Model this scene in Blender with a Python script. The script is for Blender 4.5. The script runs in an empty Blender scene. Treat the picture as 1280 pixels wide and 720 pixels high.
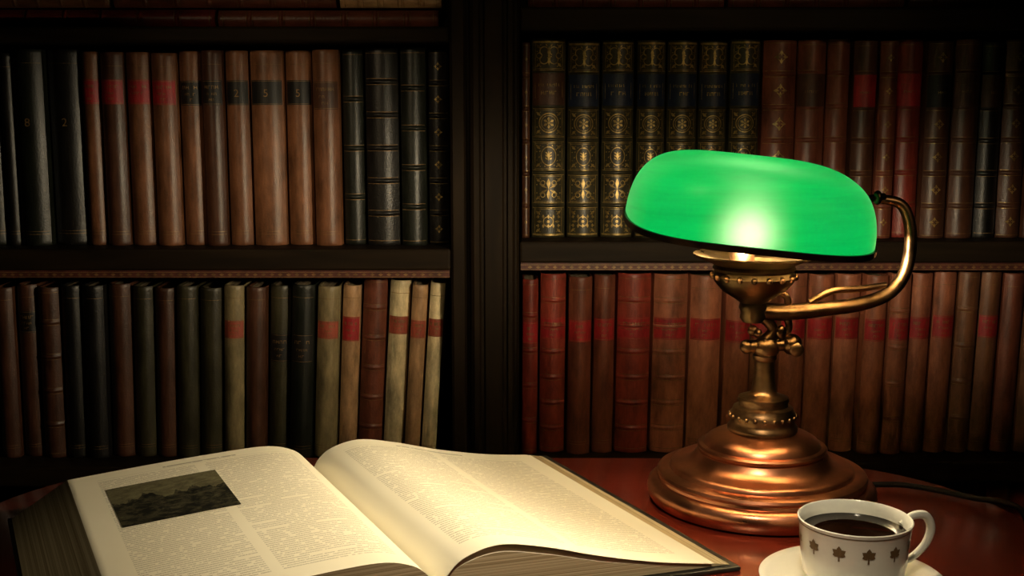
import bpy, math, random
from mathutils import Vector, Matrix
random.seed(7)
scene=bpy.context.scene
try:
    scene.view_settings.view_transform='Standard'
    scene.view_settings.look='None'
except Exception as e: print(e)

# ---------------- camera ----------------
PITCH=math.radians(8.7); F=1500.0; CZ=1.08
cam_d=bpy.data.cameras.new("camera"); cam=bpy.data.objects.new("camera",cam_d)
scene.collection.objects.link(cam); scene.camera=cam
cam_d.lens=36*F/1280; cam_d.sensor_width=36; cam_d.clip_start=.01
cam.location=(0,0,CZ); cam.rotation_euler=(math.pi/2-PITCH,0,0)
def P(px,py,Y):
    a=(px-640)/F; b=(360-py)/F
    d=Vector((a,math.cos(PITCH)+b*math.sin(PITCH),-math.sin(PITCH)+b*math.cos(PITCH)))
    t=Y/d.y
    return Vector((d.x*t,Y,CZ+d.z*t))

# ---------------- helpers ----------------
def link(o,parent=None):
    scene.collection.objects.link(o)
    if parent is not None: o.parent=parent
    return o
def empty(name,loc,label,cat,group=None):
    o=bpy.data.objects.new(name,None); o.empty_display_size=.02; o.location=loc
    o["label"]=label; o["category"]=cat
    if group: o["group"]=group
    return link(o)
def mesh_obj(name,verts,faces,mats,parent=None,smooth=False,angle=35,midx=None):
    me=bpy.data.meshes.new(name); me.from_pydata([tuple(v) for v in verts],[],faces)
    for m in (mats if isinstance(mats,list) else [mats]): me.materials.append(m)
    if midx:
        for p,i in zip(me.polygons,midx): p.material_index=i
    me.update()
    if smooth:
        for p in me.polygons: p.use_smooth=True
        me.set_sharp_from_angle(angle=math.radians(angle))
    o=bpy.data.objects.new(name,me)
    return link(o,parent)
def top(o,label,cat,group=None):
    o["label"]=label;o["category"]=cat
    if group:o["group"]=group
def box_data(x0,x1,y0,y1,z0,z1):
    v=[(x0,y0,z0),(x1,y0,z0),(x1,y1,z0),(x0,y1,z0),(x0,y0,z1),(x1,y0,z1),(x1,y1,z1),(x0,y1,z1)]
    f=[(0,3,2,1),(4,5,6,7),(0,1,5,4),(1,2,6,5),(2,3,7,6),(3,0,4,7)]
    return v,f
def box(name,x0,x1,y0,y1,z0,z1,mat,parent=None,bev=.002):
    v,f=box_data(x0,x1,y0,y1,z0,z1)
    o=mesh_obj(name,v,f,mat,parent)
    if bev:
        m=o.modifiers.new("bevel",'BEVEL'); m.width=bev; m.segments=2
    return o
def lathe_data(prof,segs=64,c=(0,0,0),closed=False):
    V=[];Fc=[];n=len(prof)
    for i in range(segs):
        a=2*math.pi*i/segs
        for r,z in prof: V.append((c[0]+r*math.cos(a),c[1]+r*math.sin(a),c[2]+z))
    for i in range(segs):
        j=(i+1)%segs
        for k in range(n-1 if not closed else n):
            k2=(k+1)%n
            Fc.append((i*n+k,j*n+k,j*n+k2,i*n+k2))
    return V,Fc
def lathe(name,prof,mat,parent=None,c=(0,0,0),segs=64,angle=40):
    V,Fc=lathe_data(prof,segs,c)
    return mesh_obj(name,V,Fc,mat,parent,True,angle)
def catmull(pts,n=8):
    out=[];m=len(pts)
    g=lambda i: Vector(pts[max(0,min(m-1,i))])
    for i in range(m-1):
        p0,p1,p2,p3=g(i-1),g(i),g(i+1),g(i+2)
        for k in range(n):
            t=k/n
            out.append(.5*((2*p1)+(-p0+p2)*t+(2*p0-5*p1+4*p2-p3)*t*t+(-p0+3*p1-3*p2+p3)*t**3))
    out.append(g(m-1)); return out
def tube_data(pts,rad,segs=12,n=8,flat=1.0):
    if len(pts[0])==4:
        pp=catmull(pts,n); path=[Vector(p[:3]) for p in pp]; R=[p[3] for p in pp]
    else:
        path=catmull(pts,n); R=[rad]*len(path)
    V=[];Fc=[];up=Vector((0,1,0))
    for i,p in enumerate(path):
        t=(path[min(i+1,len(path)-1)]-path[max(i-1,0)]).normalized()
        a=up-t*up.dot(t)
        if a.length<1e-4: a=Vector((1,0,0))-t*t.x
        a.normalize(); b=t.cross(a)
        for k in range(segs):
            an=2*math.pi*k/segs
            V.append(p+a*(math.cos(an)*R[i]*flat)+b*(math.sin(an)*R[i]))
    for i in range(len(path)-1):
        for k in range(segs):
            k2=(k+1)%segs
            Fc.append((i*segs+k,i*segs+k2,(i+1)*segs+k2,(i+1)*segs+k))
    Fc.append(tuple(range(segs))[::-1]); b0=(len(path)-1)*segs
    Fc.append(tuple(b0+k for k in range(segs)))
    return V,Fc
def merge(*ds):
    V=[];Fc=[]
    for v,f in ds:
        o=len(V); V+=[tuple(x) for x in v]; Fc+=[tuple(i+o for i in q) for q in f]
    return V,Fc
def sphere_data(c,r,sc=(1,1,1),seg=24,ring=14):
    prof=[(r*math.sin(math.pi*k/ring),-r*math.cos(math.pi*k/ring)) for k in range(ring+1)]
    V,Fc=lathe_data(prof,seg)
    return [(c[0]+v[0]*sc[0],c[1]+v[1]*sc[1],c[2]+v[2]*sc[2]) for v in V],Fc

# ---------------- materials ----------------
def new_mat(name):
    m=bpy.data.materials.new(name); m.use_nodes=True
    return m,m.node_tree.nodes,m.node_tree.links,m.node_tree.nodes["Principled BSDF"]
_c={}
def leather(col,rough=.38,var=.55,scale=60,spec=.45):
    k=(col,rough,var,scale)
    if k in _c: return _c[k]
    m,N,L,b=new_mat("leather")
    tc=N.new("ShaderNodeTexCoord"); mp=N.new("ShaderNodeMapping"); mp.inputs["Scale"].default_value=(1,1,.35)
    oi=N.new("ShaderNodeObjectInfo"); 
    va=N.new("ShaderNodeVectorMath"); va.operation='ADD'; L.new(tc.outputs["Object"],va.inputs[0]); L.new(oi.outputs["Location"],va.inputs[1])
    L.new(va.outputs[0],mp.inputs[0])
    n=N.new("ShaderNodeTexNoise"); n.inputs["Scale"].default_value=scale; n.inputs["Detail"].default_value=8; n.inputs["Roughness"].default_value=.7
    L.new(mp.outputs[0],n.inputs["Vector"])
    r=N.new("ShaderNodeValToRGB")
    r.color_ramp.elements[0].position=.32; r.color_ramp.elements[1].position=.72
    r.color_ramp.elements[0].color=tuple(c*(1-var) for c in col)+(1,)
    r.color_ramp.elements[1].color=tuple(min(1,c*(1+var)+.003) for c in col)+(1,)
    L.new(n.outputs["Fac"],r.inputs[0])
    mp2=N.new("ShaderNodeMapping"); mp2.inputs["Scale"].default_value=(260,260,26); L.new(va.outputs[0],mp2.inputs[0])
    n3=N.new("ShaderNodeTexNoise"); n3.inputs["Scale"].default_value=1; n3.inputs["Detail"].default_value=6; n3.inputs["Roughness"].default_value=.8; L.new(mp2.outputs[0],n3.inputs["Vector"])
    mr=N.new("ShaderNodeMapRange"); mr.inputs["From Min"].default_value=.56; mr.inputs["From Max"].default_value=.76; mr.inputs["To Max"].default_value=.65; L.new(n3.outputs["Fac"],mr.inputs[0])
    mx=N.new("ShaderNodeMix"); mx.data_type='RGBA'; L.new(mr.outputs[0],mx.inputs[0]); L.new(r.outputs[0],mx.inputs[6]); mx.inputs[7].default_value=tuple(min(1,c*1.9+.012) for c in col)+(1,)
    L.new(mx.outputs[2],b.inputs["Base Color"])
    n2=N.new("ShaderNodeTexNoise"); n2.inputs["Scale"].default_value=400; n2.inputs["Detail"].default_value=4
    L.new(tc.outputs["Object"],n2.inputs["Vector"])
    bp=N.new("ShaderNodeBump"); bp.inputs["Strength"].default_value=.45; bp.inputs["Distance"].default_value=.0007
    L.new(n2.outputs["Fac"],bp.inputs["Height"]); L.new(bp.outputs[0],b.inputs["Normal"])
    mr2=N.new("ShaderNodeMapRange"); mr2.inputs["To Min"].default_value=rough*.75; mr2.inputs["To Max"].default_value=rough*1.35; L.new(n.outputs["Fac"],mr2.inputs[0]); L.new(mr2.outputs[0],b.inputs["Roughness"])
    b.inputs["Specular IOR Level"].default_value=spec
    _c[k]=m; return m
def wood(name,c1,c2,rough,axis_scale,coat=0,ns=6,spec=.5):
    m,N,L,b=new_mat(name)
    tc=N.new("ShaderNodeTexCoord"); mp=N.new("ShaderNodeMapping"); mp.inputs["Scale"].default_value=axis_scale
    L.new(tc.outputs["Object"],mp.inputs[0])
    n=N.new("ShaderNodeTexNoise"); n.inputs["Scale"].default_value=ns; n.inputs["Detail"].default_value=9; n.inputs["Distortion"].default_value=.6
    L.new(mp.outputs[0],n.inputs["Vector"])
    r=N.new("ShaderNodeValToRGB"); r.color_ramp.elements[0].position=.3; r.color_ramp.elements[1].position=.75
    r.color_ramp.elements[0].color=c1+(1,); r.color_ramp.elements[1].color=c2+(1,)
    L.new(n.outputs["Fac"],r.inputs[0]); L.new(r.outputs[0],b.inputs["Base Color"])
    bp=N.new("ShaderNodeBump"); bp.inputs["Strength"].default_value=.15; bp.inputs["Distance"].default_value=.0005
    L.new(n.outputs["Fac"],bp.inputs["Height"]); L.new(bp.outputs[0],b.inputs["Normal"])
    b.inputs["Specular IOR Level"].default_value=spec
    b.inputs["Roughness"].default_value=rough; b.inputs["Coat Weight"].default_value=coat; b.inputs["Coat Roughness"].default_value=.12
    return m
def metal(name,col,rough,metallic=1.0,var=.3,scale=30):
    m,N,L,b=new_mat(name)
    tc=N.new("ShaderNodeTexCoord")
    n=N.new("ShaderNodeTexNoise"); n.inputs["Scale"].default_value=scale; n.inputs["Detail"].default_value=6
    L.new(tc.outputs["Object"],n.inputs["Vector"])
    r=N.new("ShaderNodeValToRGB"); r.color_ramp.elements[0].position=.35; r.color_ramp.elements[1].position=.65
    r.color_ramp.elements[0].color=tuple(c*(1-var) for c in col)+(1,); r.color_ramp.elements[1].color=tuple(col)+(1,)
    L.new(n.outputs["Fac"],r.inputs[0]); L.new(r.outputs[0],b.inputs["Base Color"])
    mr=N.new("ShaderNodeMapRange"); mr.inputs["To Min"].default_value=rough*.6; mr.inputs["To Max"].default_value=rough*1.5
    L.new(n.outputs["Fac"],mr.inputs[0]); L.new(mr.outputs[0],b.inputs["Roughness"])
    b.inputs["Metallic"].default_value=metallic
    return m
def paper_edge(name,c1,c2,axis,scale,other=3):
    m,N,L,b=new_mat(name)
    tc=N.new("ShaderNodeTexCoord"); mp=N.new("ShaderNodeMapping")
    s=[other]*3; s[axis]=scale; mp.inputs["Scale"].default_value=s
    L.new(tc.outputs["Object"],mp.inputs[0])
    n=N.new("ShaderNodeTexNoise"); n.inputs["Scale"].default_value=1; n.inputs["Detail"].default_value=4; n.inputs["Roughness"].default_value=.8
    L.new(mp.outputs[0],n.inputs["Vector"])
    r=N.new("ShaderNodeValToRGB"); r.color_ramp.elements[0].position=.38; r.color_ramp.elements[1].position=.6
    r.color_ramp.elements[0].color=c1+(1,); r.color_ramp.elements[1].color=c2+(1,)
    L.new(n.outputs["Fac"],r.inputs[0]); L.new(r.outputs[0],b.inputs["Base Color"])
    b.inputs["Roughness"].default_value=.9
    bp=N.new("ShaderNodeBump"); bp.inputs["Strength"].default_value=.2; bp.inputs["Distance"].default_value=.0005
    L.new(n.outputs["Fac"],bp.inputs["Height"]); L.new(bp.outputs[0],b.inputs["Normal"])
    return m
GOLD=metal("gilt",(.48,.33,.11),.38,.6,.7,150)
GOLDDIM=metal("gilt_worn",(.28,.165,.065),.45,.4,.6,150)
PAGES=paper_edge("page_edges",(.20,.14,.08),(.50,.38,.22),0,900)
CASE=wood("dark_oak",(.0065,.0038,.0016),(.018,.0105,.0045),.6,(14,14,1.2),spec=.10)
CASEH=wood("dark_oak_shelf",(.0065,.0038,.0016),(.018,.0105,.0045),.6,(1.2,14,14),spec=.10)
DESK=wood("mahogany",(.060,.006,.003),(.19,.022,.010),.26,(1.5,12,12),.4)
FLOOR=wood("floor_boards",(.02,.012,.007),(.05,.03,.018),.5,(1.5,10,10))
PLASTER,N_,L_,b_=new_mat("plaster"); nn=N_.new("ShaderNodeTexNoise"); nn.inputs["Scale"].default_value=8
rr=N_.new("ShaderNodeValToRGB"); rr.color_ramp.elements[0].color=(.03,.026,.02,1); rr.color_ramp.elements[1].color=(.06,.05,.035,1)
L_.new(nn.outputs["Fac"],rr.inputs[0]); L_.new(rr.outputs[0],b_.inputs["Base Color"])

# ---------------- structure ----------------
o=box("floor",-2.2,2.2,-1.2,1.80,-.05,0,FLOOR,bev=0); o["kind"]="structure"
o=box("wall_back",-2.2,2.2,1.80,1.9,0,2.6,PLASTER,bev=0); o["kind"]="structure"

# ---------------- bookcase ----------------
BY=1.415; BB=1.76; SP=1.45
ZL_UP,ZR_UP=.910,.919; ZL_LO,ZR_LO=.642,.648
case=empty("bookcase",(0,1.6,0),"dark oak library bookcase with a grooved central upright","bookcase")
def cpart(name,*a,mat=CASE,bev=.002):
    x0,x1,y0,y1,z0,z1=a
    return box(name,x0,x1,y0-1.6,y1-1.6,z0,z1,mat,case,bev)
XA,XB=-.0725,.0085
XL,XR=-.98,.98
cpart("back_panel",XL,XR,BB,BB+.015,.0,2.1)
cpart("side_panel",XL-.03,XL,BY,BB+.015,0,2.1); cpart("side_panel",XR,XR+.03,BY,BB+.015,0,2.1)
plan=[(XA,BB),(XA,BY+.004),(XA+.003,BY),(XA+.016,BY),(XA+.018,BY+.006),(XA+.022,BY+.006),(XA+.024,BY-.006),(XA+.028,BY-.010),(XA+.034,BY-.010),(XA+.036,BY-.006),
      (XA+.039,BY-.006),(XA+.041,BY-.010),(XA+.061,BY-.010),(XA+.063,BY-.005),(XA+.066,BY-.005),(XA+.068,BY-.009),(XA+.073,BY-.009),(XA+.076,BY-.002),(XB-.003,BY-.002),(XB,BY+.003),(XB,BB)]
V=[(x,y-1.6,0) for x,y in plan]+[(x,y-1.6,2.1) for x,y in plan]; n=len(plan)
Fc=[(i,(i+1)%n,n+(i+1)%n,n+i) for i in range(n)]+[tuple(range(n))[::-1],tuple(range(n,2*n))]
mesh_obj("upright",V,Fc,CASE,case)
STR=leather((.07,.014,.009),.5,.5,80)
def shelf(x0,x1,z,th):
    cpart("shelf",x0+.0005,x1-.0005,BY+.002,BB,z-th,z,mat=CASEH,bev=.003)
for z in (ZL_UP,): shelf(XL,XA,z,.026)
shelf(XB,XR,ZR_UP,.026); shelf(XL,XA,ZL_LO,.026); shelf(XB,XR,ZR_LO,.026)
shelf(XL,XA,1.169,.018); shelf(XB,XR,1.191,.026)
for a,b in ((XL,XA),(XB,XR)):
    shelf(a,b,.36,.026); shelf(a,b,.10,.026); shelf(a,b,1.5,.026); shelf(a,b,2.1,.03)
for a,b,z in ((XL,XA,ZL_UP-.026),(XB,XR,ZR_UP-.026)):
    d=[box_data(a+.002,b-.002,BY+.006-1.6,BY+.0085-1.6,z-.009,z)]
    g=[box_data(a+.002,b-.002,BY+.0055-1.6,BY+.006-1.6,z-.0085,z-.0078),box_data(a+.002,b-.002,BY+.0055-1.6,BY+.006-1.6,z-.0028,z-.0022)]
    x=a+.01
    while x<b-.01:
        g.append(([(x,BY+.0055-1.6,z-.0053),(x+.003,BY+.0055-1.6,z-.0071),(x+.006,BY+.0055-1.6,z-.0053),(x+.003,BY+.0055-1.6,z-.0035)],[(0,1,2,3)])); x+=.010
    vv,ff=merge(*(d+g))
    mesh_obj("dust_strip",vv,ff,[STR,GOLDDIM],case,midx=[0]*6+[1]*(len(ff)-6))
cpart("plinth",XL,XR,BY+.02,BB,0,.074)

# ---------------- books ----------------
_g={}
def glyph(s):
    if s in _g: return _g[s]
    cu=bpy.data.curves.new("t",'FONT'); cu.body=s; cu.align_x='CENTER'; cu.align_y='CENTER'
    ob=bpy.data.objects.new("t",cu); scene.collection.objects.link(ob)
    dg=bpy.context.evaluated_depsgraph_get(); me=ob.evaluated_get(dg).to_mesh()
    r=([(v.co.x,v.co.y) for v in me.vertices],[tuple(p.vertices) for p in me.polygons])
    ob.evaluated_get(dg).to_mesh_clear(); bpy.data.objects.remove(ob); bpy.data.curves.remove(cu)
    _g[s]=r; return r
class Deco:
    def __init__(s): s.v=[];s.f=[]
    def poly(s,p): o=len(s.v); s.v+=p; s.f.append(tuple(range(o,o+len(p))))
    def line(s,x0,z0,x1,z1,w,n=1):
        d=Vector((x1-x0,z1-z0)); 
        if d.length<1e-7:return
        q=Vector((-d.y,d.x)).normalized()*w/2
        o=len(s.v)
        for i in range(n+1):
            c=Vector((x0,z0))+d*i/n
            s.v+=[(c.x-q.x,c.y-q.y),(c.x+q.x,c.y+q.y)]
        for i in range(n): s.f.append((o+2*i,o+2*i+2,o+2*i+3,o+2*i+1))
    def h(s,hw,z,w): s.line(-hw,z,hw,z,w,10)
    def ring(s,cx,cz,r,w,n=14,ez=1,a0=0,a1=2*math.pi):
        o=len(s.v); full=abs(a1-a0-2*math.pi)<1e-6
        m=n if full else n+1
        for i in range(m):
            a=a0+(a1-a0)*i/n
            for q in (r-w/2,r+w/2): s.v.append((cx+q*math.cos(a),cz+ez*q*math.sin(a)))
        for i in range(n):
            j=(i+1)%m; s.f.append((o+2*i,o+2*i+1,o+2*j+1,o+2*j))
    def dot(s,cx,cz,r): s.poly([(cx+r*math.cos(math.pi*k/3),cz+r*math.sin(math.pi*k/3)) for k in range(6)])
    def petal(s,cx,cz,a,l0,l1,w):
        c,sn=math.cos(a),math.sin(a); m=(l0+l1)*.55
        s.poly([(cx+c*l0,cz+sn*l0),(cx+c*m-sn*w/2,cz+sn*m+c*w/2),(cx+c*l1,cz+sn*l1),(cx+c*m+sn*w/2,cz+sn*m-c*w/2)])
    def text(s,t,cx,cz,h):
        v,f=glyph(t); o=len(s.v); s.v+=[(cx+a*h,cz+b*h) for a,b in v]; s.f+=[tuple(i+o for i in q) for q in f]
    def scrawl(s,hw,cz,h,n):
        w=2*hw/n
        for i in range(n):
            x=-hw+w*(i+.5); 
            if random.random()<.12: continue
            a=w*.32
            s.line(x-a,cz-h/2,x-a,cz+h/2,h*.18)
            k=random.random()
            if k<.4: s.line(x-a,cz+h*.4,x+a,cz+h*.4,h*.18)
            if k>.25: s.line(x+a,cz-h/2,x+a*.6,cz+h/2,h*.18)
            if k>.6: s.line(x-a,cz,x+a,cz,h*.18)
def make_book(loc,w,H,D,col,bands,label=None,style='plain',num=None,lean=0,desc="",group="",lying=False,tilt=0,pagecol=PAGES,cat="book"):
    e=empty("book",loc,desc,cat,group)
    if lying: e.rotation_euler=(0,math.pi/2,0)
    else: e.rotation_euler=(tilt,math.radians(lean),0)
    hw=w/2; b=min(.28*w,.0090); t=.0022
    bz=[H*(k+1)/(bands+1) for k in range(bands)] if bands else []
    bh=.0024
    def bump(z):
        m=0
        for q in bz:
            d=abs(z-q)
            if d<bh: m=max(m,.0017*math.cos(d/bh*math.pi/2))
        return m
    zs=[0,.0015,.004,.006]
    for q in bz: zs+= [q-bh-.002,q-bh,q-bh*.5,q,q+bh*.5,q+bh,q+bh+.002]
    zs+=[H-.006,H-.004,H-.0015,H]
    cap={0:.0012,.0015:.0003,H:.0012,H-.0015:.0003}
    nx=11
    V=[];rows=[]
    for z in zs:
        outer=[];inner=[]
        bm=bump(z); cp=cap.get(z,0)
        outer.append((-hw,D,z)); outer.append((-hw,b+.007,z)); outer.append((-hw+.0012,b+.0045,z))
        for i in range(nx):
            u=-1+2*i/(nx-1); outer.append((u*(hw-.0003),b*u*u-bm*(1-.3*u*u)+cp,z))
        outer.append((hw-.0012,b+.0045,z)); outer.append((hw,b+.007,z)); outer.append((hw,D,z))
        ih=hw-t
        inner.append((-ih,D,z));inner.append((-ih,b+.007,z));inner.append((-ih,b+.0055,z))
        for i in range(nx):
            u=-1+2*i/(nx-1); inner.append((u*ih,b*u*u+t+.0005,z))
        inner.append((ih,b+.0055,z));inner.append((ih,b+.007,z));inner.append((ih,D,z))
        rows.append(outer+inner[::-1])
    m=len(rows[0])
    for r in rows: V+=r
    Fc=[]
    for r in range(len(rows)-1):
        for k in range(m):
            k2=(k+1)%m; Fc.append((r*m+k,r*m+k2,(r+1)*m+k2,(r+1)*m+k))
    h=m//2
    for base,flip in ((0,True),((len(rows)-1)*m,False)):
        for k in range(h-1):
            q=(base+k,base+k+1,base+m-2-k,base+m-1-k)
            Fc.append(q if not flip else q[::-1])
    cV,cF=V,Fc
    v=[];f=[]
    x0=hw-t-.0002
    for z in (.003,H-.003):
        for i in range(7):
            u=-1+2*i/6
            v.append((u*x0,b*u*u+t+.002,z)); v.append((u*x0,D-.004+.002*u*u,z))
    for i in range(6):
        a=2*i
        f+=[(a,a+1,a+3,a+2),(14+a,14+a+2,14+a+3,14+a+1),(a,a+2,14+a+2,14+a),(a+1,14+a+1,14+a+3,a+3)]
    f+=[(0,14,15,1),(12,13,27,26)]
    mesh_obj("page_block",v,f,pagecol,e)
    def mp(x,z,off):
        u=max(-1,min(1,x/hw)); return (x,b*u*u-off-bump(z)*(1-.3*u*u),z)
    d=Deco(); lw=hw*.93
    if label:
        lc,z0,z1=label
        gv=[];gf=[];nxx=10
        for q in (z0*H,(z0+z1)/2*H,z1*H):
            for i in range(nxx+1): gv.append(mp((-1+2*i/nxx)*lw,q,.00035))
        for r in range(2):
            for i in range(nxx):
                a=r*(nxx+1)+i; gf.append((a,a+1,a+nxx+2,a+nxx+1))
        mesh_obj("spine_label",gv,gf,leather(lc,.45,.45,110),e,True)
        zc=(z0+z1)/2*H; hh=(z1-z0)*H
        d.h(lw*.95,z0*H+.0012,.0005); d.h(lw*.95,z1*H-.0012,.0005)
        if num: d.text(num,0,zc-.001,hh*.44)
        elif style!='ornate':
            d.scrawl(lw*.75,zc+hh*.22,min(.004,hh*.2),random.randint(4,6)); d.scrawl(lw*.55,zc-hh*.05,min(.003,hh*.13),4)
            d.scrawl(lw*.3,zc-hh*.28,min(.003,hh*.13),2)
    elif num: d.text(num,0,H*.63,.014)
    if style=='lines':
        for q in bz: d.h(lw,q-bh-.0012,.0006); d.h(lw,q+bh+.0012,.0006)
        d.h(lw,.006,.0007); d.h(lw,H-.006,.0007)
    elif style=='plain':
        for q in (.06,.075,.93): d.h(lw,H*q,.0005)
    elif style=='fleuron':
        ed=[0]+bz+[H]
        for i in range(len(ed)-1):
            a,c=ed[i]+bh+.001,ed[i+1]-bh-.001
            d.h(lw,a,.0004);d.h(lw,c,.0004)
            zc=(a+c)/2
            if label and label[1]*H-.003<zc<label[2]*H+.003: continue
            r=min(hw*.42,(c-a)*.3)
            for k in range(4): d.petal(0,zc,k*math.pi/2,r*.15,r,r*.45)
            d.ring(0,zc,r*.55,r*.12,10)
    elif style=='ornate':
        ed=[0]+bz+[H]; x=lw*.86
        for i in range(len(ed)-1):
            a,c=ed[i]+bh+.0006,ed[i+1]-bh-.0006
            zc=(a+c)/2; hh=(c-a)
            for q in (a,c): d.h(lw,q,.0007)
            d.h(x,a+.0018,.0004);d.h(x,c-.0018,.0004)
            d.line(-x,a,-x,c,.0005);d.line(x,a,x,c,.0005)
            if i==4:
                d.scrawl(x*.8,zc+hh*.18,hh*.15,5); d.scrawl(x*.6,zc-hh*.12,hh*.13,4); continue
            if i==5:
                for sx in (-1,1):
                    d.ring(sx*x*.36,zc+hh*.16,hh*.15,hh*.035,10,1,-.5,4.2); d.ring(sx*x*.36,zc-hh*.14,hh*.15,hh*.035,10,1,2.2,6.9)
                    d.ring(sx*x*.72,zc,hh*.10,hh*.03,8); d.petal(sx*x*.1,zc+hh*.3,math.pi/2+sx*-.6,0,hh*.14,hh*.06)
                d.petal(0,zc-hh*.1,math.pi/2,0,hh*.42,x*.26); d.petal(0,zc,-math.pi/2,0,hh*.36,x*.2); d.dot(0,zc,hh*.05)
            elif i==3:
                r=min(x*.72,hh*.34)
                d.ring(0,zc,r,r*.12,20); d.ring(0,zc,r*.78,r*.05,18)
                for k in range(6): d.petal(0,zc,k*math.pi/3+math.pi/6,r*.12,r*.62,r*.30)
                d.dot(0,zc,r*.14)
            elif i==2:
                d.ring(0,zc,min(x*.55,hh*.32),hh*.03,18,1.25)
                d.petal(0,zc-hh*.18,math.pi/2,0,hh*.36,x*.22)
                for sx in (-1,1):
                    for k in range(3): d.petal(0,zc-hh*.15+hh*.1*k,math.pi/2-sx*.9,hh*.02,hh*.16,hh*.06)
                for k in range(12):
                    an=math.pi*2*k/12; rr=min(x*.70,hh*.36); d.petal(rr*math.cos(an)*.95,zc+rr*math.sin(an)*1.15,an+1.2,0,hh*.08,hh*.04)
            elif i==1:
                d.petal(0,zc,math.pi/2,0,hh*.38,x*.32); d.petal(0,zc,-math.pi/2,0,hh*.38,x*.28)
                for sx in (-1,1):
                    d.petal(0,zc,math.pi/2-sx*1.05,hh*.05,x*.8,x*.2); d.petal(0,zc,-math.pi/2+sx*1.05,hh*.05,x*.8,x*.2)
                    d.ring(sx*x*.42,zc+hh*.22,hh*.08,hh*.03,10); d.ring(sx*x*.42,zc-hh*.22,hh*.08,hh*.03,10)
            else:
                for k in range(-2,3):
                    d.petal(k*x*.38,zc-hh*.22,math.pi/2,-hh*.02,hh*.14,hh*.09)
                    d.petal(k*x*.38,zc+hh*.24,-math.pi/2,-hh*.02,hh*.14,hh*.09)
                d.ring(0,zc,min(x*.4,hh*.18),hh*.035,14); d.dot(0,zc,hh*.06)
                for sx in (-1,1): d.petal(sx*x*.45,zc,0 if sx>0 else math.pi,0,x*.42,hh*.1)
            for sx in (-1,1):
                for sz in (-1,1):
                    d.petal(sx*x*.94,zc+sz*hh*.40,math.atan2(-sz*1.0,-sx),0,hh*.22,hh*.11)
                    d.dot(sx*x*.62,zc+sz*hh*.37,hh*.022); d.dot(sx*x*.86,zc+sz*hh*.15,hh*.022)
        d.h(lw,.004,.0018); d.h(lw,H-.004,.0018)
    gm=GOLD if style in('ornate','fleuron') else GOLDDIM
    o0=len(cV); nf=len(cF)
    V2=cV+[mp(x,z,.0008) for x,z in d.v]; F2=cF+[tuple(i+o0 for i in q) for q in d.f]
    mesh_obj("cover",V2,F2,[leather(col),gm],e,True,50,[0]*nf+[1]*len(d.f))
    return e

BRN=(.15,.058,.025); BRN2=(.18,.072,.031); DBR=(.062,.022,.010); DGN=(.006,.0075,.004); BLK=(.005,.004,.003)
RED=(.16,.019,.011); RED2=(.21,.029,.016); LRED=(.30,.011,.015); RBR=(.135,.036,.018); TAN=(.38,.22,.11); CRM=(.62,.50,.29)
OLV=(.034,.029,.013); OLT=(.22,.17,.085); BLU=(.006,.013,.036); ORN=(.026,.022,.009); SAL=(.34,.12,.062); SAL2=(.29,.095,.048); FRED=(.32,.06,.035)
names={BRN:"brown leather",BRN2:"warm brown leather",DBR:"dark brown leather",DGN:"dark green cloth",BLK:"black leather",RED:"dark red leather",RED2:"red leather",
 RBR:"reddish brown leather",TAN:"tan leather",CRM:"cream vellum",OLV:"olive green cloth",OLT:"pale olive cloth",ORN:"dark green leather",SAL:"salmon leather",SAL2:"russet leather"}
lnames={LRED:"red label",BLK:"black label",BLU:"blue label",DBR:"dark label",FRED:"faded red label"}
def describe(c,bands,lab,style):
    s=names[c]+" book"
    ex=[]
    if bands and not style in('ornate',): ex.append("raised bands")
    if lab: ex.append(lnames[lab[0]])
    if style=='ornate': ex.append("gilt rosettes")
    if style=='fleuron': ex.append("gilt flowers")
    return s+(" with "+" and ".join(ex[-2:]) if ex else " with a plain spine")
def row(items,zs,ymid,group,D=.17,lean0=0,lean1=0,var=0,pw=1):
    n=len(items)
    for i,it in enumerate(items):
        x0,x1,tp,c,bands,lab,style,num=it
        A=P(x0,ymid,SP).x; B=P(x1,ymid,SP).x
        lean=lean0+(lean1-lean0)*(i/max(1,n-1))**pw
        w=(B-A)-.0010; H=P(0,tp,SP).z-zs-random.uniform(0,var)
        yo=random.uniform(-.005,.010)
        cx=(A+B)/2; lr=math.radians(lean)
        cx-=math.sin(lr)*H*.5
        z=zs+abs(math.sin(lr))*w/2+.0002
        H=H-abs(math.sin(lr))*w/2
        make_book((cx,SP+yo,z),w*.985 if not lean else w*.97,H,D+random.uniform(-.02,.02),c,bands,lab,style,num,lean,describe(c,bands,lab,style),group)
rl=(LRED,.735,.86); dl=(BLK,.725,.85)
UL=[(-75,-40,62,BLK,0,None,'plain',None),(-40,0,62,DGN,0,None,'plain',None),
(0,18,66,BLK,0,None,'plain',None),(18,57,60,DGN,0,None,'plain',"8"),(58,101,60,BLK,0,None,'plain',"2"),
(101,126,64,BRN,0,rl,'plain',None),(127,157,64,DBR,0,rl,'plain',None),(158,190,64,BRN,0,rl,'plain',None),(191,223,64,BRN,0,rl,'plain',None),
(224,253,62,BRN,0,dl,'plain',None),(254,281,62,DBR,0,dl,'plain',None),(282,312,61,BRN,0,dl,'plain',"2"),(313,355,60,BRN2,0,dl,'plain',"5"),
(356,390,60,BRN2,0,dl,'plain',"5"),(391,425,60,BRN,0,(DBR,.70,.84),'plain',None),(426,455,60,DGN,3,None,'lines',None),
(456,499,57,BLK,5,None,'lines',None),(500,533,59,DGN,4,None,'lines',None),(534,561,60,BLK,5,None,'fleuron',None)]
row(UL,ZL_UP,180,"leather-bound books on the upper shelf",var=.003)
ol=(BLU,.672,.83)
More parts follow.
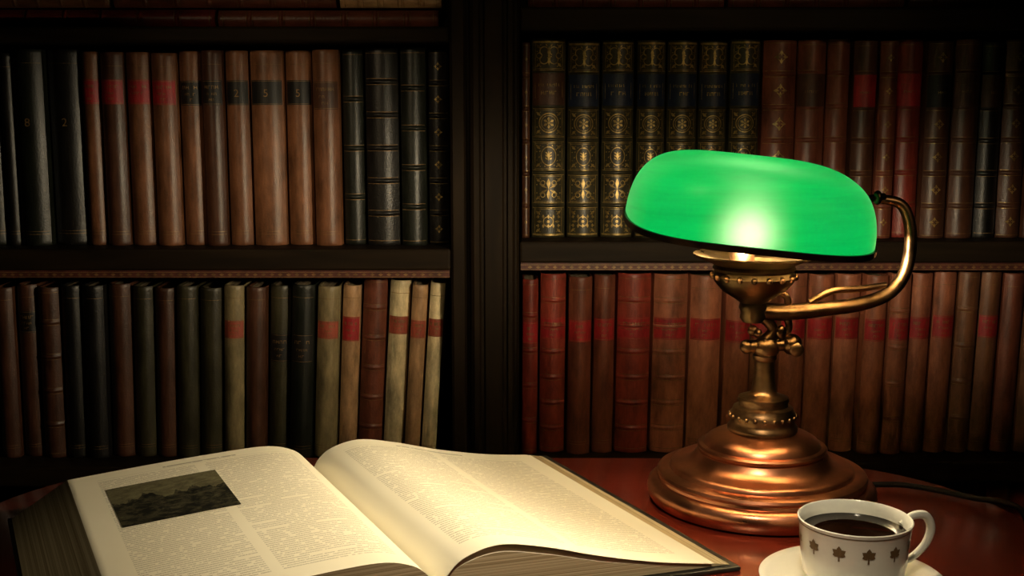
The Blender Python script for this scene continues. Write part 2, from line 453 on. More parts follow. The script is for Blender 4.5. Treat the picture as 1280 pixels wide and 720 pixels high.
UR=[(652,663,52,DBR,5,None,'fleuron',None),(664,708,48,ORN,5,(DBR,.672,.83),'ornate',None)]
for a,b in ((709,751),(752,794),(795,832),(833,872),(873,910),(911,950)): UR.append((a,b,49,ORN,5,ol,'ornate',None))
UR+=[(951,994,49,RBR,5,None,'fleuron',None),(995,1032,48,RBR,5,(DBR,.67,.83),'lines',None),(1033,1063,48,RBR,5,None,'lines',None),(1064,1095,50,DBR,5,(LRED,.67,.83),'lines',None),
(1096,1120,50,RBR,5,None,'fleuron',None),(1121,1155,47,RED,5,(LRED,.67,.83),'lines',None),(1156,1189,50,DBR,5,(BLK,.67,.83),'fleuron',None),(1190,1224,48,DBR,5,(DBR,.67,.83),'lines',None),
(1225,1254,50,BLK,5,(DBR,.67,.83),'lines',None),(1255,1287,48,DBR,5,None,'fleuron',None),(1288,1322,50,DBR,5,None,'lines',None),(1323,1360,50,BLK,5,None,'lines',None)]
row(UR,ZR_UP,175,"leather-bound books on the upper shelf",var=.002)
rl2=(LRED,.68,.82); bl2=(BLK,.56,.72); fl2=(FRED,.70,.80)
LL=[(-78,-42,362,DBR,0,None,'plain',None),(-41,-8,360,OLV,0,None,'plain',None),
(-7,18,358,DBR,0,None,'plain',None),(19,46,357,DBR,0,dl,'plain',None),(47,75,356,DBR,4,None,'lines',None),(76,103,358,BLK,0,None,'plain',None),(104,132,356,BLK,0,None,'plain',None),
(133,162,355,DBR,0,None,'plain',None),(163,190,356,OLV,0,None,'plain',None),(191,218,357,DBR,0,None,'plain',None),(219,246,357,OLV,0,None,'plain',None),
(247,277,356,OLV,0,None,'plain',None),(278,305,355,OLT,0,fl2,'plain',None),(306,332,356,DBR,0,None,'plain',None),(333,361,356,OLV,0,bl2,'plain',None),(362,392,355,DGN,0,bl2,'plain',None),
(393,422,354,OLT,0,fl2,'plain',None),(423,447,355,TAN,0,rl2,'plain',None),(448,480,345,RBR,5,None,'lines',None),(481,508,350,CRM,0,fl2,'plain',None),(509,530,352,TAN,0,fl2,'plain',None),(531,551,353,CRM,0,fl2,'plain',None)]
row(LL,ZL_LO,460,"old books on the lower shelf",.15,0.2,3.9,.005,1.4)
rl3=(LRED,.64,.76)
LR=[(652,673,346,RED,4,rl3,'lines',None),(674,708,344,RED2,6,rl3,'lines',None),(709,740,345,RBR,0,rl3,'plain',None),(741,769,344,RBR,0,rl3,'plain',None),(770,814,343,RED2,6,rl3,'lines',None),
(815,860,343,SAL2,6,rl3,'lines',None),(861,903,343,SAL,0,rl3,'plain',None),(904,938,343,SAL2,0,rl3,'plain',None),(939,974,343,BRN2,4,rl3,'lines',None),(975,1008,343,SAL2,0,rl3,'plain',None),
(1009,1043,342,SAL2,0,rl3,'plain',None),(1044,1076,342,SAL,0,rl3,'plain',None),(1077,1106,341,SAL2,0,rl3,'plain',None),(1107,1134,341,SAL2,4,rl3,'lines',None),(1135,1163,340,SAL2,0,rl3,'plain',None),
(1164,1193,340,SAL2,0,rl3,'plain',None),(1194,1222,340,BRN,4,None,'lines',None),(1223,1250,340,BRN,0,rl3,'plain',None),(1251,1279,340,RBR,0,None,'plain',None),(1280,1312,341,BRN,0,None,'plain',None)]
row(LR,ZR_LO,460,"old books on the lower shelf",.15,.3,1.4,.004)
def lying(px0,px1,z,th,c,bands,style,lab=None):
    a=P(px0,20,SP).x;b=P(px1,20,SP).x
    make_book((a,SP,z+th/2+.0003),th,b-a,.17,c,bands,lab,style,None,0,names[c]+" book lying flat, spine outward","books lying on the top shelf",lying=True)
zt=1.169
lying(-60,268,zt,.022,RED,6,'lines'); lying(272,548,zt,.021,RBR,6,'lines')
lying(-40,135,zt+.0235,.022,BRN,5,'lines'); lying(142,420,zt+.0235,.020,RBR,6,'lines'); lying(425,552,zt+.0235,.02,TAN,4,'lines')
zt=1.191
lying(660,905,zt,.021,RBR,6,'lines'); lying(910,1130,zt,.022,RBR,5,'lines'); lying(1135,1330,zt,.02,DBR,5,'lines')
LB=[(1130,1165,596,RBR,0,None,'plain',None),(1166,1200,594,RED,5,None,'lines',None),(1201,1232,595,RED,0,None,'plain',None),(1233,1265,596,RBR,5,None,'lines',None),(1266,1300,594,RED,0,None,'plain',None),(1301,1335,594,DBR,0,None,'plain',None)]
row(LB,.36,620,"books on the bottom shelf",.15)

# ---------------- desk ----------------
desk=empty("desk",(0,.73,0),"polished red mahogany desk with a rounded corner","desk")
def rrect(x0,x1,y0,y1,r,n=20):
    out=[]
    for cx,cy,a0,rr_ in ((x1-r,y1-r,0,r),(x0+r,y1-r,90,r),(x0+r,y0+r,180,r),(x1-r,y0+r,270,r)):
        for i in range(n+1):
            a=math.radians(a0+90*i/n); out.append((cx+rr_*math.cos(a),cy+rr_*math.sin(a)))
    return out
def slab(name,levels,mat,parent):
    V=[];Fc=[];n=None
    for (ins,z,box_) in levels:
        pts=rrect(box_[0]+ins,box_[1]-ins,box_[2]+ins,box_[3]-ins,box_[4]-ins*.5); n=len(pts)
        V+=[(x,y,z) for x,y in pts]
    for l in range(len(levels)-1):
        for i in range(n): 
            j=(i+1)%n; Fc.append((l*n+i,l*n+j,(l+1)*n+j,(l+1)*n+i))
    Fc.append(tuple(range(n))[::-1]); Fc.append(tuple((len(levels)-1)*n+i for i in range(n)))
    return mesh_obj(name,V,Fc,mat,parent,True,30)
Bx=(-.450,.420,-.38,.375,.20)
slab("desk_top",[(.012,.718,Bx),(.004,.720,Bx),(.001,.725,Bx),(0,.734,Bx),(.0015,.742,Bx),(.005,.748,Bx),(.010,.750,Bx)],DESK,desk)
slab("apron",[(0,.64,(-.375,.345,-.30,.305,.12)),(0,.718,(-.375,.345,-.30,.305,.12))],DESK,desk)
for lx in (-.30,.27):
    for ly in (-.23,.235):
        lathe("leg",[(.0,0),(.016,0),(.02,.02),(.016,.05),(.022,.3),(.026,.52),(.020,.54),(.030,.56),(.030,.64),(0,.64)],DESK,desk,(lx,ly,0),24)

# ---------------- open book ----------------
ang=math.radians(25.5)
ob=empty("open_book",(-.176,1.022,.75),"large thick open book with two-column text and an engraved picture","book")
ob.rotation_euler=(0,0,ang)
Lp=.296; SHR=.135   # the right half is pushed slightly skew, as a relaxed binding is
def page_mat():
    m,N,L,b=new_mat("printed_page")
    uv=N.new("ShaderNodeUVMap"); sep=N.new("ShaderNodeSeparateXYZ"); L.new(uv.outputs[0],sep.inputs[0])
    def M(op,a,c=None,d=None):
        n=N.new("ShaderNodeMath"); n.operation=op
        for i,v in enumerate((a,c,d)):
            if v is None: continue
            if isinstance(v,(int,float)): n.inputs[i].default_value=v
            else: L.new(v,n.inputs[i])
        return n.outputs[0]
    x,y=sep.outputs[0],sep.outputs[1]
    def rng(v,a,c): return M('MULTIPLY',M('GREATER_THAN',v,a),M('LESS_THAN',v,c))
    cols=M('ADD',rng(x,.022,.098),rng(x,.106,.182))
    pitch=.0036
    fr=M('FRACT',M('DIVIDE',y,pitch)); ln=rng(fr,.28,.70)
    row_=M('FLOOR',M('DIVIDE',y,pitch))
    def noise(sx,sy,srcy):
        cb=N.new("ShaderNodeCombineXYZ"); L.new(M('MULTIPLY',x,sx),cb.inputs[0]); L.new(M('MULTIPLY',srcy,sy),cb.inputs[1])
        n=N.new("ShaderNodeTexNoise"); n.inputs["Scale"].default_value=1; n.inputs["Detail"].default_value=1; L.new(cb.outputs[0],n.inputs["Vector"]); return n.outputs["Fac"]
    words=M('GREATER_THAN',noise(210,7.3,row_),.38)
    letters=M('GREATER_THAN',noise(1300,2400,y),.46)
    para=M('GREATER_THAN',noise(14,3.7,row_),.33)
    ink=M('MULTIPLY',M('MULTIPLY',M('MULTIPLY',cols,ln),M('MULTIPLY',words,letters)),M('MULTIPLY',rng(y,.022,.278),para))
    head=M('MULTIPLY',M('MULTIPLY',rng(y,.0125,.0155),rng(x,.07,.13)),words)
    rule=M('MULTIPLY',rng(y,.0178,.0182),rng(x,.022,.182))
    ink=M('MINIMUM',M('ADD',ink,M('ADD',head,rule)),1.0)
    mix=N.new("ShaderNodeMix"); mix.data_type='RGBA'
    n=N.new("ShaderNodeTexNoise"); n.inputs["Scale"].default_value=12; n.inputs["Detail"].default_value=4
    r=N.new("ShaderNodeValToRGB"); r.color_ramp.elements[0].color=(.85,.785,.60,1); r.color_ramp.elements[1].color=(.93,.875,.71,1)
    L.new(uv.outputs[0],n.inputs["Vector"]); L.new(n.outputs["Fac"],r.inputs[0])
    L.new(M('MULTIPLY',ink,.56),mix.inputs[0]); L.new(r.outputs[0],mix.inputs[6]); mix.inputs[7].default_value=(.15,.11,.05,1)
    L.new(mix.outputs[2],b.inputs["Base Color"]); b.inputs["Roughness"].default_value=.65; b.inputs["Specular IOR Level"].default_value=.25
    return m
PM=page_mat()
EDGE=paper_edge("fore_edges",(.26,.19,.09),(.58,.48,.30),2,1300,1.2)
lt=catmull([(0,.012),(-.006,.022),(-.018,.032),(-.042,.0380),(-.09,.0370),(-.145,.034),(-.203,.0300)],8)
rt=catmull([(0,.010),(.006,.020),(.018,.0285),(.042,.0335),(.075,.0280),(.115,.0180),(.16,.0100),(.201,.0062)],8)
def hgt(curve,u):
    for a,b in zip(curve[:-1],curve[1:]):
        if min(a[0],b[0])<=u<=max(a[0],b[0]):
            t=(u-a[0])/(b[0]-a[0]) if b[0]!=a[0] else 0
            return a[1]+(b[1]-a[1])*t
    return curve[-1][1]
def put_uv(o,sh):
    uvl=o.data.uv_layers.new(name="UVMap")
    for lp in o.data.loops:
        co=o.data.vertices[lp.vertex_index].co; uvl.data[lp.index].uv=(abs(co.x),-(co.y+sh*co.x))
def block(curve,bot_u,name,label,sh):
    n=len(curve); nv=12; V=[];Fc=[];mi=[]
    bot=[(c[0]*bot_u/curve[-1][0],.0040) for c in curve]
    for j in range(nv+1):
        v=Lp*j/nv
        for k,c in enumerate(curve): V.append((c[0],-v-sh*c[0],c[1]))
        for c in bot: V.append((c[0],-v-sh*c[0],c[1]))
    m=2*n
    for j in range(nv):
        for k in range(n-1):
            Fc.append((j*m+k,j*m+k+1,(j+1)*m+k+1,(j+1)*m+k)); mi.append(0)
            Fc.append((j*m+n+k,(j+1)*m+n+k,(j+1)*m+n+k+1,j*m+n+k+1)); mi.append(1)
        Fc.append((j*m+n-1,j*m+m-1,(j+1)*m+m-1,(j+1)*m+n-1)); mi.append(1)
        Fc.append((j*m,(j+1)*m,(j+1)*m+n,j*m+n)); mi.append(1)
    for base in (0,nv*m):
        for k in range(n-1):
            Fc.append((base+k,base+k+1,base+n+k+1,base+n+k)); mi.append(1)
    o=mesh_obj(name,V,Fc,[PM,EDGE],ob,True,40,mi); put_uv(o,sh)
    o["label"]=label; return o
block(lt,-.246,"page_block","thick block of turned pages with slanted fore edge",0)
block(rt,.213,"page_block","thinner block of cream pages curving down",SHR)
def leaf(curve,lift,label,sh):
    nv=12;V=[];Fc=[];n=len(curve)
    for j in range(nv+1):
        for k,c in enumerate(curve):
            f=(k/(n-1)); V.append((c[0]*.985,-Lp*j/nv*1.006-sh*c[0]*.985,c[1]+.0006+lift*math.sin(f*math.pi)*(.25+.75*(j/nv)**2)))
    for j in range(nv):
        for k in range(n-1): Fc.append((j*n+k,j*n+k+1,(j+1)*n+k+1,(j+1)*n+k))
    lf=mesh_obj("page",V,Fc,PM,ob,True,60); put_uv(lf,sh)
    lf["label"]=label
leaf(rt,.0055,"single printed leaf bowed above the pages",SHR)
COV=leather((.012,.011,.007),.5,.4,60)
cr=box_data(.008,.219,-Lp-.005,.005,0,.0035); cr=([(x,y-SHR*x,z) for x,y,z in cr[0]],cr[1])
d=merge(box_data(-.249,-.008,-Lp-.005,.005,0,.0035),cr,box_data(-.008,.008,-Lp-.005,.005,0,.002))
o=mesh_obj("cover",*d,COV,ob); bm=o.modifiers.new("bevel",'BEVEL'); bm.width=.001; bm.segments=2
# illustration
m,N,L,b=new_mat("engraving")
tc=N.new("ShaderNodeUVMap"); mp_=N.new("ShaderNodeMapping"); mp_.inputs["Scale"].default_value=(5,8,1); L.new(tc.outputs[0],mp_.inputs[0])
n1=N.new("ShaderNodeTexNoise"); n1.inputs["Scale"].default_value=1.3; n1.inputs["Detail"].default_value=14; n1.inputs["Roughness"].default_value=.8; n1.inputs["Distortion"].default_value=.5; L.new(mp_.outputs[0],n1.inputs["Vector"])
sp=N.new("ShaderNodeSeparateXYZ"); L.new(tc.outputs[0],sp.inputs[0])
mh=N.new("ShaderNodeMapping"); mh.inputs["Scale"].default_value=(5,.01,1); L.new(tc.outputs[0],mh.inputs[0])
nh=N.new("ShaderNodeTexNoise"); nh.inputs["Scale"].default_value=1; nh.inputs["Detail"].default_value=5; L.new(mh.outputs[0],nh.inputs["Vector"])
def MM(op,a,c,d=None):
    n=N.new("ShaderNodeMath"); n.operation=op
    for i,v in enumerate((a,c,d)):
        if v is None: continue
        if isinstance(v,(int,float)): n.inputs[i].default_value=v
        else: L.new(v,n.inputs[i])
    return n.outputs[0]
hz=MM('MULTIPLY_ADD',nh.outputs["Fac"],-.9,.84)
sky=MM('LESS_THAN',sp.outputs[1],hz)
val=MM('ADD',n1.outputs["Fac"],MM('MULTIPLY',sky,.20))
r=N.new("ShaderNodeValToRGB"); e=r.color_ramp.elements; e[0].position=.46; e[0].color=(.005,.005,.004,1); e[1].position=.80; e[1].color=(.16,.145,.08,1)
L.new(val,r.inputs[0]); L.new(r.outputs[0],b.inputs["Base Color"]); b.inputs["Roughness"].default_value=.8; b.inputs["Specular IOR Level"].default_value=.1
V=[];Fc=[];uvs=[]
U0,U1,V0,V1=-.179,-.094,.046,.140
for j in range(9):
    for i in range(17):
        u=U0+(U1-U0)*i/16; v=V0+(V1-V0)*j/8
        V.append((u,-v,hgt(lt,u)+.00025)); uvs.append((i/16,j/8))
for j in range(8):
    for i in range(16): Fc.append((j*17+i,(j+1)*17+i,(j+1)*17+i+1,j*17+i+1))
o=mesh_obj("illustration",V,Fc,m,ob,True); uvl=o.data.uv_layers.new(name="UVMap")
for lp in o.data.loops: uvl.data[lp.index].uv=uvs[lp.vertex_index]
o["label"]="dark engraved landscape picture"

# ---------------- lamp ----------------
LX,LY=.2095,.975
BRASS=metal("aged_brass",(.31,.175,.085),.34,1,.75,50)
COPPER=metal("copper_brass",(.68,.275,.145),.31,1,.45,26)
DBRASS=metal("dark_bronze",(.12,.078,.036),.32,1,.5,60)
lamp=empty("desk_lamp",(LX,LY,.7502),"brass banker's desk lamp with glowing green glass shade","desk lamp")
def rel(p): return (p[0]-LX,p[1]-LY,p[2]-.7502)
prof=[(0,.0008),(.088,.0008),(.0920,.002),(.0943,.006),(.0950,.0105),(.0938,.015),(.0908,.0178),(.0876,.0190),(.0856,.0190),(.0850,.0218),(.0864,.0221),(.0869,.0241),(.0858,.0262),(.0830,.0274),
      (.0785,.0280),(.0762,.0278),(.0754,.0306),(.0744,.0316),(.0700,.0324),(.0640,.0334),(.0590,.0354),(.0555,.0392),(.0535,.0430),(.0516,.0438),(.0530,.0449),(.0536,.0470),(.0522,.0486),(.0484,.0490),(.0474,.0512),(.0450,.0542),(.0400,.0570),(.0335,.0588),(.0290,.0596),(.0275,.0605)]
lathe("base",prof,COPPER,lamp,segs=96,angle=35)
DZ=-.0065
prof=[(.0275,.066),(.0290,.068),(.0290,.071),(.0268,.073),(.0262,.076),(.0272,.0785),(.0272,.082),(.0255,.084),(.0245,.087),(.0205,.0885),(.0200,.0905),(.0212,.093),(.0205,.0955),(.0150,.0975),(.0112,.0990),
      (.0100,.102),(.0090,.110),(.0082,.122),(.0078,.126),(.0098,.128),(.0098,.131),(.0060,.133),(0,.133)]
prof=[(r_,z_+DZ) for r_,z_ in prof]
V,Fc=lathe_data(prof,64)
ds=[(V,Fc)]
for k in range(22):
    a=2*math.pi*k/22; ds.append(sphere_data((.0270*math.cos(a),.0270*math.sin(a),.0802+DZ),.0021,seg=8,ring=6))
mesh_obj("stem",*merge(*ds),BRASS,lamp,True,50)
J=Vector((.001,0,.137+DZ)); 
joint=mesh_obj("swivel_joint",*merge(sphere_data(J,.0108,(1,.9,.95)),tube_data([tuple(J+Vector((-.015,0,.001))),tuple(J+Vector((.020,0,.003)))],.0052,16,2),
   sphere_data(J+Vector((.021,0,.003)),.0088),sphere_data(J+Vector((-.016,0,.001)),.0060)),BRASS,lamp,True,50)
ts=mesh_obj("thumb_screw",*merge(tube_data([tuple(J+Vector((.021,-.006,.003))),tuple(J+Vector((.021,-.016,.002)))],.0030,12,2),
   sphere_data(J+Vector((.021,-.018,.002)),.0060,(1.0,.45,1.0))),BRASS,joint,True,50)
HX,HZ=-.0135,.155
ds=[tube_data([(J.x,0,J.z+.006,.0058),(J.x+.005,0,J.z+.016,.0044),(J.x-.005,0,J.z+.027,.005),(HX,0,HZ+.006,.0065)],0,12,8),
    tube_data([(HX+.006,0,HZ+.012,.003),(HX+.020,0,HZ+.022,.0032),(HX+.030,0,HZ+.018,.003),(HX+.030,0,HZ+.008,.003),(HX+.023,0,HZ+.008,.0026)],0,10,8),
    tube_data([(J.x+.008,0,J.z+.004,.003),(J.x+.018,0,J.z+.016,.0032),(J.x+.014,0,J.z+.028,.003),(J.x+.004,0,J.z+.027,.0026)],0,10,8),
    sphere_data((HX+.018,0,HZ-.006),.004,(1.3,1,.7)),sphere_data((HX+.003,0,HZ-.010),.0045),
    sphere_data((J.x+.011,-.004,J.z+.014),.0044,(1,.7,1.3)),sphere_data((J.x-.008,-.003,J.z+.013),.0038)]
mesh_obj("bracket",*merge(*ds),BRASS,lamp,True,50)
sp_=[(0,-.003),(.008,-.002),(.0105,.002),(.0095,.006),(.0115,.010),(.0105,.014),(.016,.018),(.0255,.024),(.0315,.031),(.0340,.036),(.0315,.040),(.0335,.0425),(.0315,.045),(.036,.047),(.047,.0515),(.0490,.0525),(.0490,.054),(.046,.0535),(.030,.049),(.018,.049),(.016,.0465),(0,.0465)]
sock=lathe("socket_bowl",sp_,DBRASS,lamp,(HX,-.012,HZ+.0015),64,50)
pts=[]
for k in range(18):
    a=2*math.pi*k/18; pts.append(sphere_data((HX+.0332*math.cos(a),-.012+.0332*math.sin(a),HZ+.0375),.0028,seg=8,ring=6))
sd=mesh_obj("beading",*merge(*pts),BRASS,sock,True)
BR=Matrix.Rotation(math.radians(72),4,'X')
def tilted(name,prof,mat,segs=32):
    V,Fc=lathe_data(prof,segs); base=Vector((HX-.012,-.010,HZ+.0675))
    V=[tuple(base+(BR@Vector(v))) for v in V]
    return mesh_obj(name,V,Fc,mat,lamp,True,50)
lathe("holder_neck",[(0,.046),(.010,.046),(.010,.060),(.007,.068),(0,.070)],BRASS,lamp,(HX-.010,-.012,HZ+.0015),24)
tilted("lamp_holder",[(0,-.006),(.010,-.006),(.0115,-.003),(.0115,.004),(.0100,.006),(0,.006)],BRASS)
m,N,L,b=new_mat("lit_bulb")
b.inputs["Base Color"].default_value=(.9,.85,.7,1); b.inputs["Emission Color"].default_value=(1,.82,.54,1); b.inputs["Emission Strength"].default_value=1080
tilted("bulb",[(0,.0062),(.008,.0062),(.009,.010),(.0140,.017),(.0165,.025),(.0150,.033),(.0100,.0385),(0,.0405)],m)
# arm
ap=[(948,388,.0074),(985,390,.0070),(1030,386,.0062),(1075,380,.0058),(1110,367,.0055),(1130,343,.0052),(1138,308,.0050),(1136,275,.0047),(1124,254,.0043),(1094,248,.0038)]
arm=mesh_obj("arm",*merge(tube_data([rel(P(x,y,LY))+(r,) for x,y,r in ap],0,14,10,1.3),
   sphere_data(rel(P(945,388,LY)),.0098),
   tube_data([rel(P(1012,378,LY))+(.0030,),rel(P(1040,364,LY))+(.0028,),rel(P(1075,361,LY))+(.0028,),rel(P(1108,356,LY))+(.0024,)],0,10,8)),BRASS,lamp,True,50)
kp=P(1097,247,LY-.02)
mesh_obj("pivot_knob",*merge(sphere_data(rel(kp),.0058,(.6,1,1)),tube_data([tuple(Vector(rel(kp))+Vector((-.010,-.004,-.001))),tuple(Vector(rel(kp))+Vector((.008,.010,.000)))],.003,12,2)),DBRASS,arm,True,50)
# shade
SC=Vector((.1860,.945,.9830))
def spw(v,e): return math.copysign(abs(v)**e,v)
A_,B_,H_=.0965,.070,.0530
R=Matrix.Rotation(math.radians(6),4,'Y')@Matrix.Rotation(math.radians(8),4,'X')
nu,nvv=112,32
V=[];Fc=[]
for j in range(nvv+1):
    ph=(math.pi/2)*j/nvv
    cr=spw(math.cos(ph),.33); sz=spw(math.sin(ph),.95)
    for i in range(nu):
        th=2*math.pi*i/nu
        x=A_*cr*spw(math.cos(th),.50); y=B_*cr*spw(math.sin(th),.80); z=H_*sz
        V.append(tuple(Vector(rel(SC))+(R@Vector((x,y,z)))))
for j in range(nvv):
    for i in range(nu):
        i2=(i+1)%nu; Fc.append((j*nu+i,j*nu+i2,(j+1)*nu+i2,(j+1)*nu+i))
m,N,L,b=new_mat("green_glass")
out=N["Material Output"]
geo=N.new("ShaderNodeNewGeometry")
b.inputs["Roughness"].default_value=.35; b.inputs["Specular IOR Level"].default_value=.06
b.inputs["Emission Color"].default_value=(.0,.58,.10,1)  # green emission put into the glass to even out the bulb's glow
tcs=N.new("ShaderNodeTexCoord"); mps=N.new("ShaderNodeMapping"); mps.inputs["Scale"].default_value=(9,9,120); mps.inputs["Rotation"].default_value=(0,math.radians(6),0)
L.new(tcs.outputs["Object"],mps.inputs[0])
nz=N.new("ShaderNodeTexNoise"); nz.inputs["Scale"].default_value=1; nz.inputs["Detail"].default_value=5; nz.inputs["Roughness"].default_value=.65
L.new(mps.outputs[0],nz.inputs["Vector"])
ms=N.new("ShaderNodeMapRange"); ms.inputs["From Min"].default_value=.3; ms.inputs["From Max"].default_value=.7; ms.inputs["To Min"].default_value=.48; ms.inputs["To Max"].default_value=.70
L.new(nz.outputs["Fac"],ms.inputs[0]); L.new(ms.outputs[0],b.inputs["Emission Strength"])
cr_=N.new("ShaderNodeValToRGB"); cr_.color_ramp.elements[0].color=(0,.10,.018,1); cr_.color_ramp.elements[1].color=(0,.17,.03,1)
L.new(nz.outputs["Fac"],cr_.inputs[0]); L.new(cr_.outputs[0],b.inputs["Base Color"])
tr=N.new("ShaderNodeBsdfTranslucent"); tr.inputs["Color"].default_value=(.000003,.0036,.0008,1)
rf_=N.new("ShaderNodeBsdfRefraction"); rf_.inputs["Color"].default_value=(.0012,.0017,.0014,1); rf_.inputs["Roughness"].default_value=.80; rf_.inputs["IOR"].default_value=1.40
add=N.new("ShaderNodeAddShader"); L.new(b.outputs[0],add.inputs[0]); L.new(tr.outputs[0],add.inputs[1])
add2=N.new("ShaderNodeAddShader"); L.new(add.outputs[0],add2.inputs[0]); L.new(rf_.outputs[0],add2.inputs[1])
inn=N.new("ShaderNodeBsdfDiffuse"); inn.inputs["Color"].default_value=(.33,.29,.19,1)
mx=N.new("ShaderNodeMixShader"); L.new(geo.outputs["Backfacing"],mx.inputs[0]); L.new(add2.outputs[0],mx.inputs[1]); L.new(inn.outputs[0],mx.inputs[2])
L.new(mx.outputs[0],out.inputs["Surface"])
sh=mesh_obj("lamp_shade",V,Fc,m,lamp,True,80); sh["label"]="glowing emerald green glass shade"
rim=[V[i] for i in range(nu)]
rv=[];rf=[]
for i in range(nu):
    p=Vector(rim[i]); c=Vector(rel(SC)); o_=(p-c).normalized(); upv=(R@Vector((0,0,1))).normalized()
    for a,bb in ((-.0008,-.0030),(.0018,-.0030),(.0018,.0020),(-.0008,.0020)):
        rv.append(tuple(p+o_*a+upv*bb))
for i in range(nu):
    i2=(i+1)%nu
    for k in range(4):
        k2=(k+1)%4; rf.append((i*4+k,i2*4+k,i2*4+k2,i*4+k2))
mesh_obj("shade_rim",rv,rf,DBRASS,sh,True,30)
# cord
cd=[(.088,.02,.006,.0024),(.105,.030,.0032,.0024),(.13,.030,.0030,.0024),(.155,.015,.0030,.0024),(.178,-.005,.0030,.0024),(.198,-.018,.0035,.0024),(.212,-.024,-.003,.0024),(.2165,-.025,-.03,.0024),(.2165,-.02,-.12,.0024),(.23,.05,-.5,.0024),(.25,.2,-.7,.0024)]
CORD=leather((.006,.005,.004),.8,.2,40,.1)
mesh_obj("power_cord",*tube_data(cd,0,10,8),CORD,lamp,True,60)

# ---------------- cup, saucer, coffee ----------------
def porcelain(name,col):
    m,N,L,b=new_mat(name)
    n=N.new("ShaderNodeTexNoise"); n.inputs["Scale"].default_value=20
    r=N.new("ShaderNodeValToRGB"); r.color_ramp.elements[0].color=tuple(c*.94 for c in col)+(1,); r.color_ramp.elements[1].color=col+(1,)
    L.new(n.outputs["Fac"],r.inputs[0]); L.new(r.outputs[0],b.inputs["Base Color"])
    b.inputs["Roughness"].default_value=.16; b.inputs["Coat Weight"].default_value=.5; b.inputs["Coat Roughness"].default_value=.05
    return m
PORC=porcelain("porcelain",(.88,.86,.76))
DECAL=leather((.15,.09,.035),.4,.2,50)
CX,CY=.2300,.772
sau=lathe("saucer",[(0,.0015),(.030,.0015),(.032,.0),(.034,.0),(.036,.003),(.048,.006),(.058,.0105),(.0615,.013),(.0620,.0140),(.0610,.0147),(.0565,.0130),(.046,.0085),(.034,.0062),(.024,.0058),(.0225,.0052),(0,.0052)],PORC,None,(0,0,0),96,60)
sau.location=(CX,CY,.7501); top(sau,"white porcelain saucer under the coffee cup","saucer")
cup=empty("coffee_cup",(CX,CY,.7556),"white porcelain cup with gold motifs, filled with coffee","cup")
outp=[(0,.0025),(.0195,.0025),(.0205,.0),(.0225,.0),(.0225,.0025),(.0250,.0042),(.0300,.0080),(.0332,.0140),(.0347,.022),(.0354,.032),(.0362,.042),(.0374,.0497)]
inp=[(.0377,.0505),(.0370,.0510),(.0362,.0503),(.0350,.044),(.0340,.034),(.0332,.024),(.0310,.014),(.0240,.0075),(.0,.006)]
V,Fc=lathe_data(outp+inp,96)
mi=[0]*len(Fc)
def orad(z):
    for (a,za),(b2,zb) in zip(outp[2:-1],outp[3:]):
        if za<=z<=zb and zb>za: return a+(b2-a)*(z-za)/(zb-za)
    return .035
def decal(cx_ang,cz,shapes):
    global V,Fc,mi
    for poly in shapes:
        o=len(V)
        for (dx,dz) in poly:
            z=cz+dz; r=orad(z)+.00035; a=cx_ang+dx/.034
            V.append((r*math.cos(a),r*math.sin(a),z))
        Fc.append(tuple(range(o,o+len(poly)))); mi.append(1)
def leafp(a,l,w):
    c,s=math.cos(a),math.sin(a); pts=[(0,0),(l*.3,w*.5),(l*.65,w*.42),(l,0),(l*.65,-w*.42),(l*.3,-w*.5)]
    return [(x*c-y*s,x*s+y*c) for x,y in pts]
for k in range(12):
    a=math.radians(-90-1+k*30)
    decal(a,.0368,[leafp(math.radians(q),l,.0034) for q,l in ((90,.0056),(35,.0050),(145,.0050),(-15,.0042),(195,.0042))]+[[(-.0005,.0),(-.0006,-.0052),(.0006,-.0052),(.0005,.0)]])
for i in range(96):
    a0=2*math.pi*i/96;a1=2*math.pi*(i+1)/96; o=len(V)
    for a,z in ((a0,.0478),(a1,.0478),(a1,.0485),(a0,.0485)): 
        r=orad(z)+.0002; V.append((r*math.cos(a),r*math.sin(a),z))
    Fc.append((o,o+1,o+2,o+3)); mi.append(1)
mesh_obj("cup_body",V,Fc,[PORC,DECAL],cup,True,50,mi)
ha=math.radians(14)
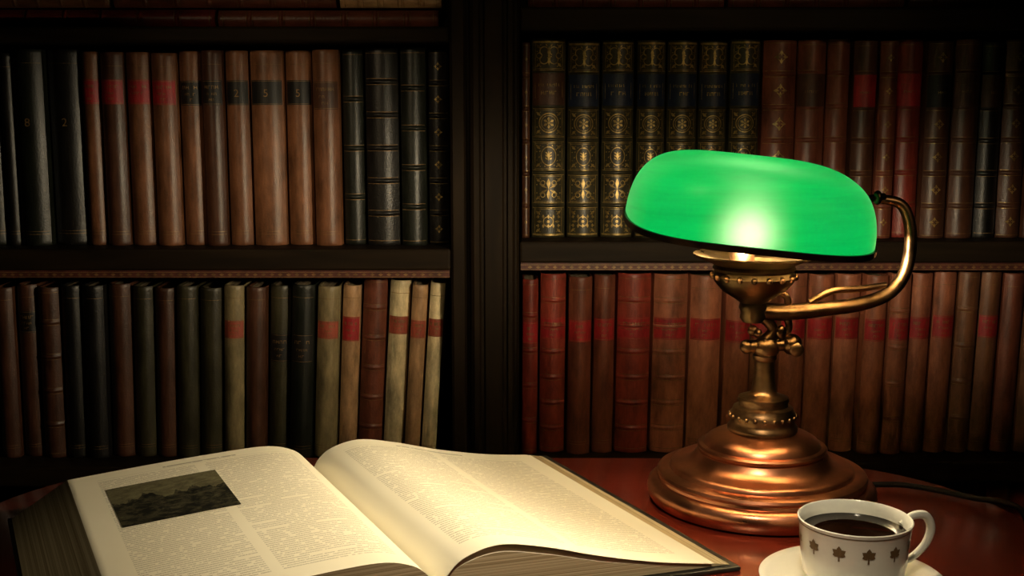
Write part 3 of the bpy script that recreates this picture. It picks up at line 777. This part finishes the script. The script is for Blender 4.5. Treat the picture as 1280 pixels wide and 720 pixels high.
hp=[(.0350,.0425,.0023),(.0430,.0480,.0028),(.0530,.0475,.0031),(.0580,.0385,.0031),(.0545,.0275,.0029),(.0450,.0190,.0026),(.0370,.0165,.0026),(.0330,.0180,.0023)]
mesh_obj("handle",*tube_data([(x*math.cos(ha),x*math.sin(ha),z,r) for x,z,r in hp],0,14,8),PORC,cup,True,60)
m,N,L,b=new_mat("coffee_liquid"); b.inputs["Roughness"].default_value=.04
n=N.new("ShaderNodeTexNoise"); n.inputs["Scale"].default_value=5; r=N.new("ShaderNodeValToRGB"); r.color_ramp.elements[0].color=(.003,.0012,.0006,1); r.color_ramp.elements[1].color=(.008,.003,.0014,1)
L.new(n.outputs["Fac"],r.inputs[0]); L.new(r.outputs[0],b.inputs["Base Color"])
cof=lathe("coffee",[(0,-.001),(.0325,-.001),(.0345,.0),(.0346,.0004),(.0335,0),(0,0)],m,None,(0,0,0),64)
cof.location=(CX,CY,.7556+.0415); top(cof,"black coffee filling the porcelain cup","coffee")

# ---------------- lights ----------------
def spot(name,loc,tgt,ang,r,e,col,blend=1):
    l=bpy.data.lights.new(name,'SPOT'); l.spot_size=math.radians(ang); l.spot_blend=blend; l.shadow_soft_size=r; l.energy=e; l.color=col
    o=bpy.data.objects.new(name,l); o.location=loc
    o.rotation_euler=(Vector(tgt)-Vector(loc)).to_track_quat('-Z','Y').to_euler(); link(o)
spot("shelf_fill",(-.80,.15,1.45),(-.215,1.45,.99),22,.05,14,(1,.75,.44))  # fill spot for the soft left-front light on the upper-left books
spot("shelf_fill",(.70,.0,1.60),(.17,1.45,.95),30,.07,9,(1,.72,.40))  # added fill spot for the right-hand shelves, no fixture of the room
spot("page_fill",(-.05,.15,1.85),(.05,.88,.76),28,.09,54,(1,.84,.58))  # added spot that brightens the open pages, not a lamp on the desk
spot("page_fill",(-1.1,.35,1.30),(-.33,.76,.76),20,.08,2.6,(1,.82,.52))  # added low fill so the left fore edge stays visible
w=bpy.data.worlds.new("world"); scene.world=w; w.use_nodes=True
w.node_tree.nodes["Background"].inputs[0].default_value=(.35,.25,.12,1); w.node_tree.nodes["Background"].inputs[1].default_value=.0025
